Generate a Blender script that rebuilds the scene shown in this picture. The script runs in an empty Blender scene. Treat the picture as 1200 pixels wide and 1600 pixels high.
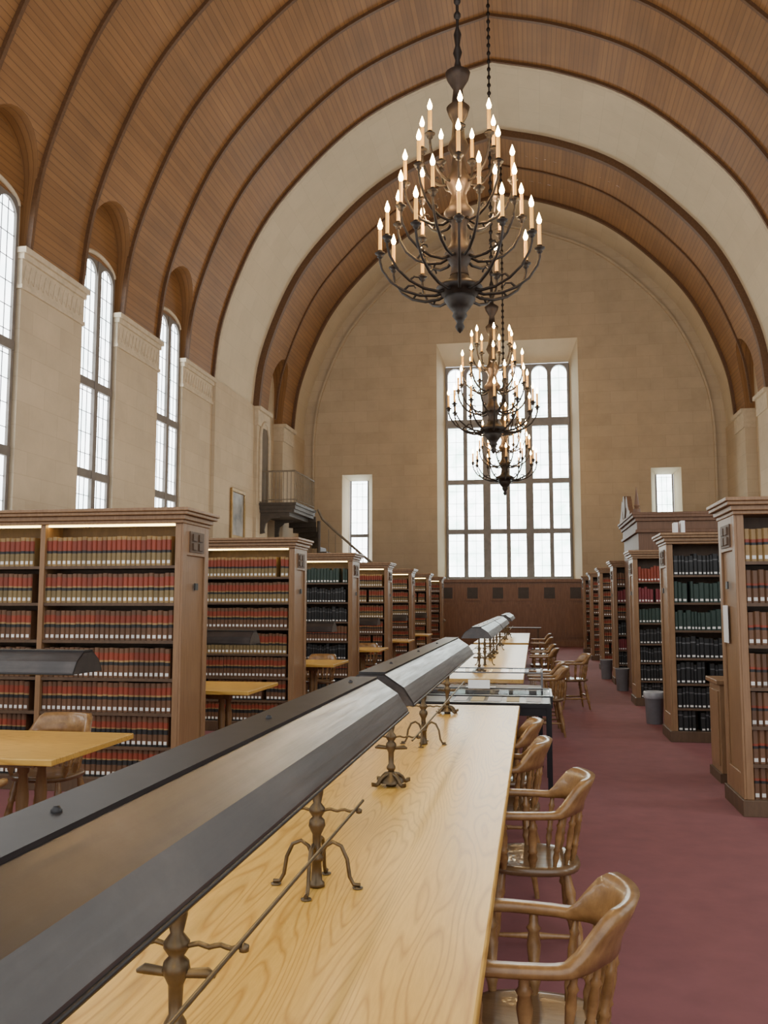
import bpy, bmesh, math, random
from mathutils import Vector
random.seed(7)
scene = bpy.context.scene
COL = scene.collection
PI = math.pi
R = math.radians

# ------------------------------------------------------------------ materials
def new_mat(name):
    m = bpy.data.materials.new(name); m.use_nodes = True
    return m, m.node_tree, m.node_tree.nodes['Principled BSDF']
def c4(c): return (c[0], c[1], c[2], 1)
def mul(c, k): return tuple(min(1, x*k) for x in c)
def coords(nt, kind, scale):
    tc = nt.nodes.new('ShaderNodeTexCoord'); mp = nt.nodes.new('ShaderNodeMapping')
    mp.inputs['Scale'].default_value = scale
    nt.links.new(tc.outputs[kind], mp.inputs['Vector'])
    return mp.outputs['Vector']
def ramp(nt, fac, stops):
    r = nt.nodes.new('ShaderNodeValToRGB')
    e = r.color_ramp.elements
    e[0].position, e[0].color = stops[0][0], c4(stops[0][1])
    e[1].position, e[1].color = stops[-1][0], c4(stops[-1][1])
    for p, c in stops[1:-1]:
        x = e.new(p); x.color = c4(c)
    nt.links.new(fac, r.inputs['Fac'])
    return r.outputs['Color']
def noise(nt, vec, scale, detail=4, rough=.55):
    n = nt.nodes.new('ShaderNodeTexNoise')
    n.inputs['Scale'].default_value = scale; n.inputs['Detail'].default_value = detail
    n.inputs['Roughness'].default_value = rough
    nt.links.new(vec, n.inputs['Vector'])
    return n.outputs['Fac']
def bump(nt, b, h, strength, dist=.02):
    bp = nt.nodes.new('ShaderNodeBump'); bp.inputs['Strength'].default_value = strength
    bp.inputs['Distance'].default_value = dist
    nt.links.new(h, bp.inputs['Height']); nt.links.new(bp.outputs['Normal'], b.inputs['Normal'])
def mixmul(nt, a, c):
    mx = nt.nodes.new('ShaderNodeMix'); mx.data_type = 'RGBA'; mx.blend_type = 'MULTIPLY'
    mx.inputs[0].default_value = 1
    nt.links.new(a, mx.inputs[6]); nt.links.new(c, mx.inputs[7])
    return mx.outputs[2]
def math_(nt, op, a, bval):
    n = nt.nodes.new('ShaderNodeMath'); n.operation = op
    nt.links.new(a, n.inputs[0]); n.inputs[1].default_value = bval
    return n.outputs[0]
def plain(name, col, rough=.5, metal=0, var=.15, ns=8, bmp=0, rand=0):
    m, nt, b = new_mat(name)
    v = coords(nt, 'Object', (1, 1, 1)); n = noise(nt, v, ns)
    col_out = ramp(nt, n, [(.3, mul(col, 1-var)), (.7, mul(col, 1+var))])
    if rand:
        oi = nt.nodes.new('ShaderNodeObjectInfo')
        hs = nt.nodes.new('ShaderNodeHueSaturation')
        mr = nt.nodes.new('ShaderNodeMapRange')
        mr.inputs['To Min'].default_value = 1-rand; mr.inputs['To Max'].default_value = 1+rand
        nt.links.new(oi.outputs['Random'], mr.inputs['Value'])
        nt.links.new(mr.outputs['Result'], hs.inputs['Value'])
        nt.links.new(col_out, hs.inputs['Color']); col_out = hs.outputs['Color']
    nt.links.new(col_out, b.inputs['Base Color'])
    b.inputs['Roughness'].default_value = rough; b.inputs['Metallic'].default_value = metal
    if bmp: bump(nt, b, n, bmp)
    return m
def wood(name, dark, light, scale, rough=.4, ns=3, coat=0):
    m, nt, b = new_mat(name)
    v = coords(nt, 'Object', scale)
    n = noise(nt, v, ns, 6, .6)
    co = ramp(nt, n, [(.3, dark), (.55, tuple((a+c)/2 for a, c in zip(dark, light))), (.72, light)])
    nt.links.new(co, b.inputs['Base Color']); b.inputs['Roughness'].default_value = rough
    bump(nt, b, n, .08)
    if coat: b.inputs['Coat Weight'].default_value = coat
    return m
def emit(name, col, strength):
    m, nt, b = new_mat(name)
    b.inputs['Base Color'].default_value = c4(col)
    b.inputs['Emission Color'].default_value = c4(col)
    b.inputs['Emission Strength'].default_value = strength
    return m
def pane_mat(name, strength, lo):
    m, nt, b = new_mat(name)
    v = coords(nt, 'UV', (1, 1, 1)); n = noise(nt, v, 1.3, 5, .6)
    co = ramp(nt, n, [(.35, lo), (.6, (.95, .98, 1))])
    nt.links.new(co, b.inputs['Emission Color']); b.inputs['Emission Strength'].default_value = strength
    b.inputs['Base Color'].default_value = (.5, .5, .5, 1); b.inputs['Roughness'].default_value = .2
    return m
def brick(name, c1, c2, mortar, w, h, ms, rough=.8, var=.12, bmp=.2, ns=1.2):
    m, nt, b = new_mat(name)
    v = coords(nt, 'UV', (1, 1, 1))
    br = nt.nodes.new('ShaderNodeTexBrick')
    br.inputs['Color1'].default_value = c4(c1); br.inputs['Color2'].default_value = c4(c2)
    br.inputs['Mortar'].default_value = c4(mortar)
    br.inputs['Scale'].default_value = 1; br.inputs['Mortar Size'].default_value = ms
    br.inputs['Brick Width'].default_value = w; br.inputs['Row Height'].default_value = h
    nt.links.new(v, br.inputs['Vector'])
    n = noise(nt, v, ns, 6, .65)
    sh = ramp(nt, n, [(.25, (1-var,)*3), (.75, (1, 1, 1))])
    nt.links.new(mixmul(nt, br.outputs['Color'], sh), b.inputs['Base Color'])
    b.inputs['Roughness'].default_value = rough
    if bmp:
        inv = nt.nodes.new('ShaderNodeMath'); inv.operation = 'SUBTRACT'; inv.inputs[0].default_value = 1
        nt.links.new(br.outputs['Fac'], inv.inputs[1]); bump(nt, b, inv.outputs[0], bmp, .01)
    return m

M = {}
M['stone'] = brick('ashlar_stone', (.535, .436, .306), (.495, .400, .278), (.462, .372, .258), .95, .42, .008, .85, .20, .1)
M['plaster'] = brick('cream_stone_arch', (.60, .515, .375), (.57, .485, .35), (.53, .45, .325), 1.2, .62, .008, .9, .12, .08)
M['reveal'] = plain('window_reveal', (.60, .515, .375), .9, 0, .07, 1.2)  # paler than the wall: window light on the reveals put into the colour
M['trimstone'] = plain('carved_stone', (.50, .415, .30), .85, 0, .12, 6, .25)
# continuous narrow boards running along the vault
m, nt, b = new_mat('vault_boards')
v = coords(nt, 'UV', (1, 1, 1))
br = nt.nodes.new('ShaderNodeTexBrick')
br.inputs['Color1'].default_value = (.310, .150, .050, 1); br.inputs['Color2'].default_value = (.255, .119, .039, 1)
br.inputs['Mortar'].default_value = (.150, .068, .023, 1); br.inputs['Scale'].default_value = 1
br.inputs['Mortar Size'].default_value = .007; br.inputs['Brick Width'].default_value = 60; br.inputs['Row Height'].default_value = .125
nt.links.new(v, br.inputs['Vector'])
n1 = noise(nt, coords(nt, 'UV', (.25, 6, 1)), 1.5, 4, .6); n2 = noise(nt, v, .5, 4, .6)
a1 = ramp(nt, n1, [(.3, (.78,)*3), (.7, (1.0,)*3)]); a2 = ramp(nt, n2, [(.3, (.76,)*3), (.7, (1.0,)*3)])
nt.links.new(mixmul(nt, mixmul(nt, br.outputs['Color'], a1), a2), b.inputs['Base Color']); b.inputs['Roughness'].default_value = .55
M['vault'] = m
M['rib'] = wood('rib_wood', (.080, .036, .013), (.140, .065, .025), (6, 6, 6), .5)
M['carpet'] = plain('maroon_carpet', (.200, .070, .073), .92, 0, .09, 5, .15)
M['case'] = wood('bookcase_wood', (.205, .110, .050), (.315, .182, .087), (14, 14, 1.2), .42)
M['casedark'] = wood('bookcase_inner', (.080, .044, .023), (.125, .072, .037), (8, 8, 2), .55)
M['wainscot'] = wood('wainscot_wood', (.175, .082, .041), (.270, .138, .069), (9, 9, 1), .45)
M['portal'] = wood('portal_wood', (.105, .050, .025), (.170, .083, .042), (9, 9, 1), .55)
M['chair'] = wood('chair_wood', (.165, .080, .026), (.345, .190, .070), (10, 10, 10), .36, 2, .2)
M['seat'] = wood('seat_wood', (.11, .060, .027), (.19, .110, .048), (3, 14, 10), .3, 2, .3)
# aged bronze for the hoods
m, nt, b = new_mat('worn_bronze')
v = coords(nt, 'Object', (2, 1.2, 2)); n1 = noise(nt, v, 2.4, 7, .66)
v2 = coords(nt, 'Object', (26, .8, 26)); n2 = noise(nt, v2, 2.5, 5, .65)
co = ramp(nt, n1, [(.3, (.042, .038, .037)), (.5, (.064, .056, .053)), (.64, (.090, .077, .070)), (.76, (.115, .106, .102))])
sh = ramp(nt, n2, [(.3, (.74, .73, .73)), (.7, (1, 1, 1))])
nt.links.new(mixmul(nt, co, sh), b.inputs['Base Color'])
rr = ramp(nt, n2, [(.35, (.28,)*3), (.65, (.40,)*3)]); nt.links.new(rr, b.inputs['Roughness'])
b.inputs['Metallic'].default_value = .35; b.inputs['Specular IOR Level'].default_value = .7
bump(nt, b, n2, .03); M['bronze'] = m
M['bronzeedge'] = plain('black_bronze', (.022, .020, .020), .45, .3, .3, 12)
M['brass'] = plain('aged_brass', (.120, .086, .050), .40, .75, .3, 18)
M['iron'] = plain('dark_iron', (.026, .019, .015), .5, .5, .3, 14)
M['rail'] = plain('weathered_iron', (.17, .138, .10), .55, .2, .2, 8)
M['stair'] = plain('stair_iron', (.060, .048, .038), .6, .2, .2, 8)
M['copper'] = plain('chandelier_stem', (.040, .026, .018), .5, .5, .35, 10)
M['candle'] = plain('amber_candle', (.78, .44, .11), .5, 0, .1, 6)
M['candle'].node_tree.nodes['Principled BSDF'].inputs['Emission Color'].default_value = (1, .42, .06, 1)
M['candle'].node_tree.nodes['Principled BSDF'].inputs['Emission Strength'].default_value = .7  # orange glow of the bulbs put into the candle sleeves as emission
M['bulb'] = emit('flame_bulb', (1, .68, .28), 50)
M['pane'] = pane_mat('daylit_pane', 8.6, (.70, .82, .84))
M['paneend'] = pane_mat('daylit_pane_end', 11.0, (.50, .70, .62))
M['lead'] = plain('lead_strip', (.17, .17, .175), .6, .3, .1)
M['mull'] = plain('window_stone', (.145, .127, .112), .8, 0, .12, 5)
M['mullend'] = plain('window_stone_grey', (.23, .23, .24), .8, 0, .12, 5)
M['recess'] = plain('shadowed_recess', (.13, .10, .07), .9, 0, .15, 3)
M['tube'] = emit('lamp_tube', (1, .80, .45), 16)
M['strip'] = emit('shelf_strip', (1, .74, .26), 11)
M['white'] = plain('white_paper', (.8, .8, .78), .7, 0, .05)
M['black'] = plain('black_metal', (.012, .012, .014), .35, .4, .2)
M['grille'] = plain('vent_grille_metal', (.055, .040, .03), .5, .1, .15)
M['grey'] = plain('grey_plastic', (.20, .205, .215), .5, 0, .1)
M['bag'] = plain('clear_bag', (.36, .37, .385), .3, 0, .2)
M['plate'] = plain('number_plate', (.02, .02, .02), .4)
M['gold'] = plain('gilt_frame', (.30, .19, .07), .4, .6, .2)
m, nt, b = new_mat('painting_canvas')
v = coords(nt, 'Object', (1, 1, 1)); n = noise(nt, v, 2.2, 3)
nt.links.new(ramp(nt, n, [(.3, (.10, .10, .10)), (.5, (.24, .22, .2)), (.7, (.36, .33, .3))]), b.inputs['Base Color'])
b.inputs['Roughness'].default_value = .4; M['canvas'] = m
m, nt, b = new_mat('case_glass')
tr = nt.nodes.new('ShaderNodeBsdfTransparent'); gl = nt.nodes.new('ShaderNodeBsdfGlossy')
gl.inputs['Roughness'].default_value = .03; mx = nt.nodes.new('ShaderNodeMixShader'); mx.inputs[0].default_value = .04
nt.links.new(tr.outputs[0], mx.inputs[1]); nt.links.new(gl.outputs[0], mx.inputs[2])
nt.links.new(mx.outputs[0], nt.nodes['Material Output'].inputs['Surface']); M['glass'] = m
# oak with nested cathedral grain: contour lines of a stretched noise field
def oak(name, sc):
    m, nt, b = new_mat(name)
    v = coords(nt, 'Object', sc)
    n = noise(nt, v, 1.0, 2, .5)
    fr = math_(nt, 'FRACT', math_(nt, 'MULTIPLY', n, 34), 0)
    line = ramp(nt, fr, [(0, (.70, .60, .46)), (.24, (1, 1, 1)), (.8, (1, 1, 1)), (1, (.76, .67, .54))])
    v2 = coords(nt, 'Object', tuple(x*14 for x in sc)); n2 = noise(nt, v2, 1.6, 4, .6)
    fib = ramp(nt, n2, [(.3, (.86, .82, .76)), (.65, (1, 1, 1))])
    n3 = noise(nt, coords(nt, 'Object', (.8, .35, 1)), 2, 2)
    base = ramp(nt, n3, [(.3, (.65, .385, .080)), (.7, (.75, .47, .115))])
    nt.links.new(mixmul(nt, mixmul(nt, base, line), fib), b.inputs['Base Color'])
    b.inputs['Roughness'].default_value = .33
    bump(nt, b, n2, .05, .01)
    return m
M['oak'] = oak('golden_oak', (4.2, .34, 2))
M['oakx'] = oak('golden_oak_cross', (.34, 4.2, 2))
M['oakleg'] = wood('oak_leg', (.15, .078, .027), (.24, .13, .05), (9, 9, 1), .4)
BK = {}
for nme, col in dict(tan=(.29, .180, .066), olive=(.195, .136, .055), red=(.225, .038, .016), black=(.016, .016, .016), white=(.72, .70, .65),
                     green=(.026, .046, .036), navy=(.020, .026, .036), maroon=(.17, .025, .03), brown=(.130, .062, .029), grey=(.12, .12, .12), paper=(.13, .098, .062)).items():
    BK[nme] = plain('cover_'+nme, col, .5, 0, .12, 20, 0, .25)
BKN = list(BK.keys()); BKM = [BK[k] for k in BKN]; BI = {k: i for i, k in enumerate(BKN)}

# ------------------------------------------------------------------ mesh builder
class MB:
    def __init__(s): s.v = []; s.f = []; s.m = []; s.sm = []
    def add(s, vs, fs, mi=0, smooth=False):
        o = len(s.v); s.v += [tuple(v) for v in vs]
        for f in fs:
            s.f.append(tuple(i+o for i in f)); s.m.append(mi); s.sm.append(smooth)
        return s
    def box(s, x0, x1, y0, y1, z0, z1, mi=0):
        return s.add([(x0, y0, z0), (x1, y0, z0), (x1, y1, z0), (x0, y1, z0), (x0, y0, z1), (x1, y0, z1), (x1, y1, z1), (x0, y1, z1)],
              [(3, 2, 1, 0), (4, 5, 6, 7), (0, 1, 5, 4), (1, 2, 6, 5), (2, 3, 7, 6), (3, 0, 4, 7)], mi)
    def mbox(s, F, u0, u1, z0, z1, d0, d1, mi=0):
        return s.add([F(u0, z0, d0), F(u1, z0, d0), F(u1, z0, d1), F(u0, z0, d1), F(u0, z1, d0), F(u1, z1, d0), F(u1, z1, d1), F(u0, z1, d1)],
              [(3, 2, 1, 0), (4, 5, 6, 7), (0, 1, 5, 4), (1, 2, 6, 5), (2, 3, 7, 6), (3, 0, 4, 7)], mi)
    def quad(s, a, b, c, d, mi=0): return s.add([a, b, c, d], [(0, 1, 2, 3)], mi)
    def rings(s, rs, mi=0, smooth=True, cap=True, closed=True):
        n = len(rs[0]); vs = [p for r in rs for p in r]; fs = []
        for i in range(len(rs)-1):
            for j in range(n if closed else n-1):
                k = (j+1) % n
                fs.append((i*n+j, i*n+k, (i+1)*n+k, (i+1)*n+j))
        s.add(vs, fs, mi, smooth)
        if cap:
            s.add(rs[0], [tuple(range(n))[::-1]], mi); s.add(rs[-1], [tuple(range(n))], mi)
        return s
    def tube(s, pts, r, n=8, mi=0, cap=True):
        P = [Vector(p) for p in pts]; rr = r if isinstance(r, (list, tuple)) else [r]*len(P)
        rs = []; ref = None
        for i, p in enumerate(P):
            t = (P[min(i+1, len(P)-1)]-P[max(i-1, 0)]).normalized()
            if ref is None:
                ref = Vector((0, 0, 1)) if abs(t.z) < .9 else Vector((1, 0, 0))
            a = ref-t*ref.dot(t)
            if a.length < 1e-5: a = t.orthogonal()
            a.normalize(); ref = a; bb = t.cross(a)
            rs.append([tuple(p+a*(rr[i]*math.cos(2*PI*k/n))+bb*(rr[i]*math.sin(2*PI*k/n))) for k in range(n)])
        return s.rings(rs, mi, True, cap)
    def turned(s, p0, p1, prof, n=10, mi=0):
        p0 = Vector(p0); p1 = Vector(p1); t = (p1-p0).normalized(); a = t.orthogonal().normalized(); bb = t.cross(a)
        rs = [[tuple(p0.lerp(p1, q)+a*(r*math.cos(2*PI*k/n))+bb*(r*math.sin(2*PI*k/n))) for k in range(n)] for q, r in prof]
        return s.rings(rs, mi)
    def lathe(s, prof, n=16, c=(0, 0, 0), mi=0, smooth=True):
        rs = [[(c[0]+r*math.cos(2*PI*k/n), c[1]+r*math.sin(2*PI*k/n), c[2]+z) for k in range(n)] for r, z in prof]
        return s.rings(rs, mi, smooth)
    def extr(s, poly, F, d0, d1, mi=0):
        n = len(poly)
        a = [F(u, w, d0) for u, w in poly]; b_ = [F(u, w, d1) for u, w in poly]
        s.add(a+b_, [(i, (i+1) % n, n+(i+1) % n, n+i) for i in range(n)], mi)
        s.add(a, [tuple(range(n))[::-1]], mi); s.add(b_, [tuple(range(n))], mi)
        return s
    def build(s, name, mats, parent=None, loc=(0, 0, 0), rotz=0, vuv=None, bevel=0):
        me = bpy.data.meshes.new(name); me.from_pydata(s.v, [], s.f)
        if not isinstance(mats, list): mats = [mats]
        for q in mats: me.materials.append(q)
        me.polygons.foreach_set('material_index', s.m); me.polygons.foreach_set('use_smooth', s.sm)
        if vuv is None:
            bm = bmesh.new(); bm.from_mesh(me); bmesh.ops.recalc_face_normals(bm, faces=bm.faces); bm.to_mesh(me); bm.free()
        ul = me.uv_layers.new(name='UVMap').data
        vs = me.vertices
        for p in me.polygons:
            nx, ny, nz = abs(p.normal.x), abs(p.normal.y), abs(p.normal.z)
            for li in p.loop_indices:
                vi = me.loops[li].vertex_index
                if vuv: ul[li].uv = vuv[vi]; continue
                co = vs[vi].co
                ul[li].uv = (co.y, co.z) if nx >= ny and nx >= nz else ((co.x, co.z) if ny >= nz else (co.y, co.x))
        me.update()
        o = bpy.data.objects.new(name, me); COL.objects.link(o)
        o.location = loc; o.rotation_euler = (0, 0, rotz)
        if parent: o.parent = parent
        if bevel:
            bv = o.modifiers.new('edge', 'BEVEL'); bv.width = bevel; bv.segments = 2; bv.limit_method = 'ANGLE'
        return o
def tag(o, label, cat, group=None, kind=None):
    o['label'] = label; o['category'] = cat
    if group: o['group'] = group
    if kind: o['kind'] = kind
    return o
def thing(name, label, cat, loc=(0, 0, 0), rotz=0, group=None):
    o = bpy.data.objects.new(name, None); o.empty_display_size = .1; COL.objects.link(o)
    o.location = loc; o.rotation_euler = (0, 0, rotz)
    return tag(o, label, cat, group)
def struct(o): o['kind'] = 'structure'; return o
def dup(root, loc, rotz=None, label=None, group=None):
    r = root.copy(); COL.objects.link(r); r.location = loc
    if rotz is not None: r.rotation_euler = (0, 0, rotz)
    if label: r['label'] = label
    if group: r['group'] = group
    for ch in list(root.children):
        c = ch.copy(); COL.objects.link(c); c.parent = r
        for g in list(ch.children):
            d = g.copy(); COL.objects.link(d); d.parent = c
    return r

# ------------------------------------------------------------------ room data
XC = -.9; XL = XC-7.95; XR = XC+7.95; YE = 33.0; SPR = 7.74; HS = 7.8
PR0 = [(7.05, -1.6), (7, 0), (6.75, 1.6), (5.9, 3.57), (4.75, 5.0), (3.28, 6.25), (1.65, 7.02), (0, 7.47), (-1.65, 7.90)]
K = HS/7; KZ = K*1.025; TOP = SPR+7.47*KZ
PR = []
for i in range(1, len(PR0)-2):
    p0, p1, p2, p3 = [Vector(PR0[i+q]) for q in (-1, 0, 1, 2)]
    for j in range(16):
        t = j/16
        p = .5*((2*p1)+(-p0+p2)*t+(2*p0-5*p1+4*p2-p3)*t*t+(-p0+3*p1-3*p2+p3)*t**3)
        PR.append((p.x*K, max(0, p.y*KZ)))
PR.append((0, 7.47*KZ)); PR[0] = (HS, 0)
CUM = [0]
for a, c in zip(PR, PR[1:]): CUM.append(CUM[-1]+math.dist(a, c))
LEN = CUM[-1]
def prof(l):
    for i in range(len(CUM)-1):
        if l <= CUM[i+1]:
            t = (l-CUM[i])/(CUM[i+1]-CUM[i]); a, c = PR[i], PR[i+1]
            return (a[0]+(c[0]-a[0])*t, a[1]+(c[1]-a[1])*t)
    return PR[-1]
def l_at_z(z):
    for i in range(len(PR)-1):
        if PR[i+1][1] >= z:
            t = (z-PR[i][1])/(PR[i+1][1]-PR[i][1]); return CUM[i]+t*(CUM[i+1]-CUM[i])
    return LEN
BAY = 3.63
PIERS = [14.92+BAY*k for k in range(-3, 3)]     # 4.03 .. 22.18
PH = 1.07; PV = .95; WH = BAY/2-PV             # stone pier half width, timber spandrel half width, lunette half width
WINS = [p-BAY/2 for p in PIERS]
LJ, LR = 1.15, .92                               # lunette jamb height and rise
tn = [0]
def trim_name(): tn[0] += 1; return 'trim_%d' % tn[0]

# ------------------------------------------------------------------ vault
def vault(name, segs, sc, mat, nl=40):
    mb = MB(); uv = []
    def P(side, l, Y):
        x, z = prof(l); return (XC+side*x*sc, Y, SPR+z*sc)
    for side in (-1, 1):
        for ya, yb, cut in segs:
            if not cut:
                ys = [ya, yb]; z0 = [0, 0]
            else:
                c = (ya+yb)/2; hw = (yb-ya)/2; ny = 18
                ys = [c-hw*math.cos(PI*i/ny) for i in range(ny+1)]
                z0 = [LJ+LR*math.sin(PI*i/ny) for i in range(ny+1)]
            vs = []; fs = []
            for Y, z in zip(ys, z0):
                l0 = l_at_z(z)
                for j in range(nl+1):
                    l = l0+(LEN-l0)*j/nl; vs.append(P(side, l, Y)); uv.append((Y+.3, l*side))
            for i in range(len(ys)-1):
                for j in range(nl):
                    a = i*(nl+1)+j; fs.append((a, a+1, a+nl+2, a+nl+1))
            mb.add(vs, fs, 0, True)
            if cut:
                path = [(ys[0], LJ*i/4) for i in range(4)]+list(zip(ys, z0))+[(ys[-1], LJ*(4-i)/4) for i in range(1, 5)]
                vs = []; fs = []
                for q, (Y, z) in enumerate(path):
                    vs.append(P(side, l_at_z(z), Y)); uv.append((.3+q*.3, 0))
                    vs.append((XC+side*7.97, Y, SPR+z*sc)); uv.append((.3+q*.3, .5))
                for q in range(len(path)-1): fs.append((2*q, 2*q+1, 2*q+3, 2*q+2))
                mb.add(vs, fs, 0, False)
    return struct(mb.build(name, mat, vuv=uv))
segs = []
Y1, Y2, Y3 = PIERS[-1]+PH, 26.8, 31.0
for p, w in zip(PIERS, WINS):
    segs.append((w-WH, w+WH, True)); segs.append((p-PV, p+PV if p != PIERS[-1] else Y1, False))
vault('ceiling', segs, 1, M['vault'])
S1, S2 = .995, .982
vault('ceiling', [(Y1, Y2, False)], S1, M['plaster'])
vault('ceiling', [(Y2, 28.0, False), (28.0, 29.7, True), (29.7, Y3, False)], S2, M['vault'])
vault('ceiling', [(Y3, YE, False)], S1, M['plaster'])
def rib(Y, sc, w, t, mat, off=.02, ext=0):
    mb = MB(); rs = []
    pts = [(-x, z) for x, z in PR[::2]]+[(x, z) for x, z in PR[::-2]][1:]
    if ext: pts = [(-HS, -ext)]+pts+[(HS, -ext)]
    for i, (x, z) in enumerate(pts):
        a = Vector(pts[max(i-1, 0)]); c = Vector(pts[min(i+1, len(pts)-1)]); d = (c-a).normalized(); n = Vector((d.y, -d.x))
        p = Vector((x*sc, z*sc)); q0 = p-n*off; q1 = p+n*t
        rs.append([(XC+q0.x, Y-w/2, SPR+q0.y), (XC+q1.x, Y-w/2, SPR+q1.y), (XC+q1.x, Y+w/2, SPR+q1.y), (XC+q0.x, Y+w/2, SPR+q0.y)])
    mb.rings(rs, 0, False)
    return struct(mb.build(trim_name(), mat))
for p in PIERS:
    rib(p-PV+.03, 1, .085, .075, M['rib'])
    rib(p+PV-.03 if p != PIERS[-1] else Y1-.06, 1, .085, .075, M['rib'])
rib(Y1+.02, S1, .14, .05, M['trimstone'], .4); rib(Y2+.02, S2, .18, .10, M['rib'], .5)
rib(28.85, S2, .07, .05, M['rib']); rib(Y3-.05, S2, .14, .09, M['rib'], .5)
rib(YE-.06, .94, .12, .05, M['stone'], .02, SPR-2)
# ------------------------------------------------------------------ walls
FL = lambda u, z, d: (XL+d, u, z)
FR = lambda u, z, d: (XR-d, u, z)
FE = lambda u, z, d: (u, YE-d, z)
def wall_grid(mb, F, u0, u1, z0, z1, holes):
    us = sorted({u0, u1, *[h[0] for h in holes], *[h[1] for h in holes]}); zs = sorted({z0, z1, *[h[2] for h in holes], *[h[3] for h in holes]})
    for a, b_ in zip(us, us[1:]):
        for c, d in zip(zs, zs[1:]):
            cu, cz = (a+b_)/2, (c+d)/2
            if any(h[0] < cu < h[1] and h[2] < cz < h[3] for h in holes): continue
            mb.quad(F(a, c, 0), F(b_, c, 0), F(b_, d, 0), F(a, d, 0))
WZ0, WZ1 = 2.45, 8.58
for nm, F in (('wall_left', FL), ('wall_right', FR)):
    mb = MB(); holes = [(w-.70, w+.70, WZ0, WZ1) for w in WINS]
    wall_grid(mb, F, -3, YE, 0, SPR+2.7, holes)
    for h in holes:
        for (a, c, b_, d) in ((h[0], h[2], h[0], h[3]), (h[1], h[2], h[1], h[3]), (h[0], h[2], h[1], h[2]), (h[0], h[3], h[1], h[3])):
            mb.quad(F(a, c, 0), F(b_, d, 0), F(b_, d, -.3), F(a, c, -.3))
    mb.mbox(F, Y1, Y2, 0, SPR, 0, .24)
    struct(mb.build(nm, M['stone']))
def window(n, F, lights, z0, z1, trans, d0, d1, pane_d, pmat, fmat, arch=True, lead=(3, .42), th=.06, edge=.05):
    mb = MB(); gl = MB(); ld = MB()
    u0 = lights[0][0]-edge; u1 = lights[-1][1]+edge
    mb.mbox(F, u0, lights[0][0], z0, z1, d0, d1); mb.mbox(F, lights[-1][1], u1, z0, z1, d0, d1)
    for a, c in zip(lights, lights[1:]): mb.mbox(F, a[1], c[0], z0, z1, d0, d1+.02)
    mb.mbox(F, u0, u1, z0-.02, z0+.07, d0, d1+.05)
    for q, t in enumerate(trans):
        h = th*(1.7 if (q == len(trans)-1 and len(trans) > 2) else 1)
        mb.mbox(F, u0, u1, t-h, t+h, d0, d1+.01)
    for a, c in lights:
        r = (c-a)/2; cu = (a+c)/2; zs = z1-.06-r
        if arch:
            N_ = 12
            for i in range(N_):
                t0, t1 = PI*i/N_, PI*(i+1)/N_
                p0 = (cu-r*math.cos(t0), zs+r*math.sin(t0)); p1 = (cu-r*math.cos(t1), zs+r*math.sin(t1))
                mb.extr([p0, p1, (p1[0], z1), (p0[0], z1)], F, d0, d1)
        gl.quad(F(a, z0, pane_d), F(c, z0, pane_d), F(c, z1, pane_d), F(a, z1, pane_d))
        for k in range(1, lead[0]):
            u = a+(c-a)*k/lead[0]; ld.mbox(F, u-.006, u+.006, z0, z1-.05, pane_d, pane_d+.015)
        zz = z0+lead[1]
        while zz < z1-.1:
            ld.mbox(F, a, c, zz-.006, zz+.006, pane_d, pane_d+.015); zz += lead[1]
    o = struct(mb.build('window_%d' % n, fmat))
    gl.build('glass_pane', pmat, o); ld.build('lead_strips', M['lead'], o)
    return o
wn = 1
for F in (FL, FR):
    for w in WINS:
        window(wn, F, [(w-.63, w-.075), (w+.075, w+.63)], WZ0, WZ1, [4.14, 5.98], -.02, .085, .03, M['pane'], M['mull'], th=.085, edge=.07); wn += 1
        # wooden tympanum closing the lunette over the window head
        q = MB(); q.extr([(w-WH+.002, WZ1-.01), (w+WH-.002, WZ1-.01)]+[(w+(WH-.002)*math.cos(PI*i/16), SPR+LJ+(LR-.002)*math.sin(PI*i/16)) for i in range(17)], F, .005, .05)
        struct(q.build(trim_name(), M['vault']))
        q = MB(); q.tube([F(w-.70*math.cos(PI*i/16), WZ1-.10+.26*math.sin(PI*i/16), .06) for i in range(17)], .05, 6); struct(q.build(trim_name(), M['trimstone']))
# pier masses with carved capitals
for side, F in ((-1, FL), (1, FR)):
    for p in PIERS:
        mb = MB(); mb.mbox(F, p-PH, p+PH, 0, SPR, 0, .15)
        o = struct(mb.build(trim_name(), M['stone']))
        cp = MB()
        cp.mbox(F, p-PH-.07, p+PH+.07, SPR-.10, SPR, 0, .26); cp.mbox(F, p-PH-.04, p+PH+.04, SPR-.20, SPR-.10, 0, .21)
        cp.mbox(F, p-PH-.02, p+PH+.02, SPR-.66, SPR-.20, 0, .165); cp.mbox(F, p-PH-.04, p+PH+.04, SPR-.73, SPR-.66, 0, .19)
        for k in range(13):                                     # shallow carved leaf band
            u = p-PH+.1+k*(2*PH-.2)/12
            cp.extr([(u-.075, SPR-.58), (u-.03, SPR-.36), (u, SPR-.27), (u+.03, SPR-.36), (u+.075, SPR-.58), (u, SPR-.50)], F, .165, .176)
        cp.build('capital', M['trimstone'], o)
    for ya, yb in ((Y2-.02, 28.0), (29.7, Y3)):
        mb = MB(); mb.mbox(F, ya, yb, 0, SPR, 0, .33); o = struct(mb.build(trim_name(), M['stone']))
        cp = MB(); cp.mbox(F, ya-.05, yb+.08, SPR-.12, SPR, 0, .45); cp.mbox(F, ya-.02, yb+.04, SPR-.6, SPR-.12, 0, .37)
        cp.build('capital', M['trimstone'], o)
    mb = MB(); mb.mbox(F, Y3, YE, 0, SPR, 0, .24); struct(mb.build(trim_name(), M['stone']))
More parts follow.
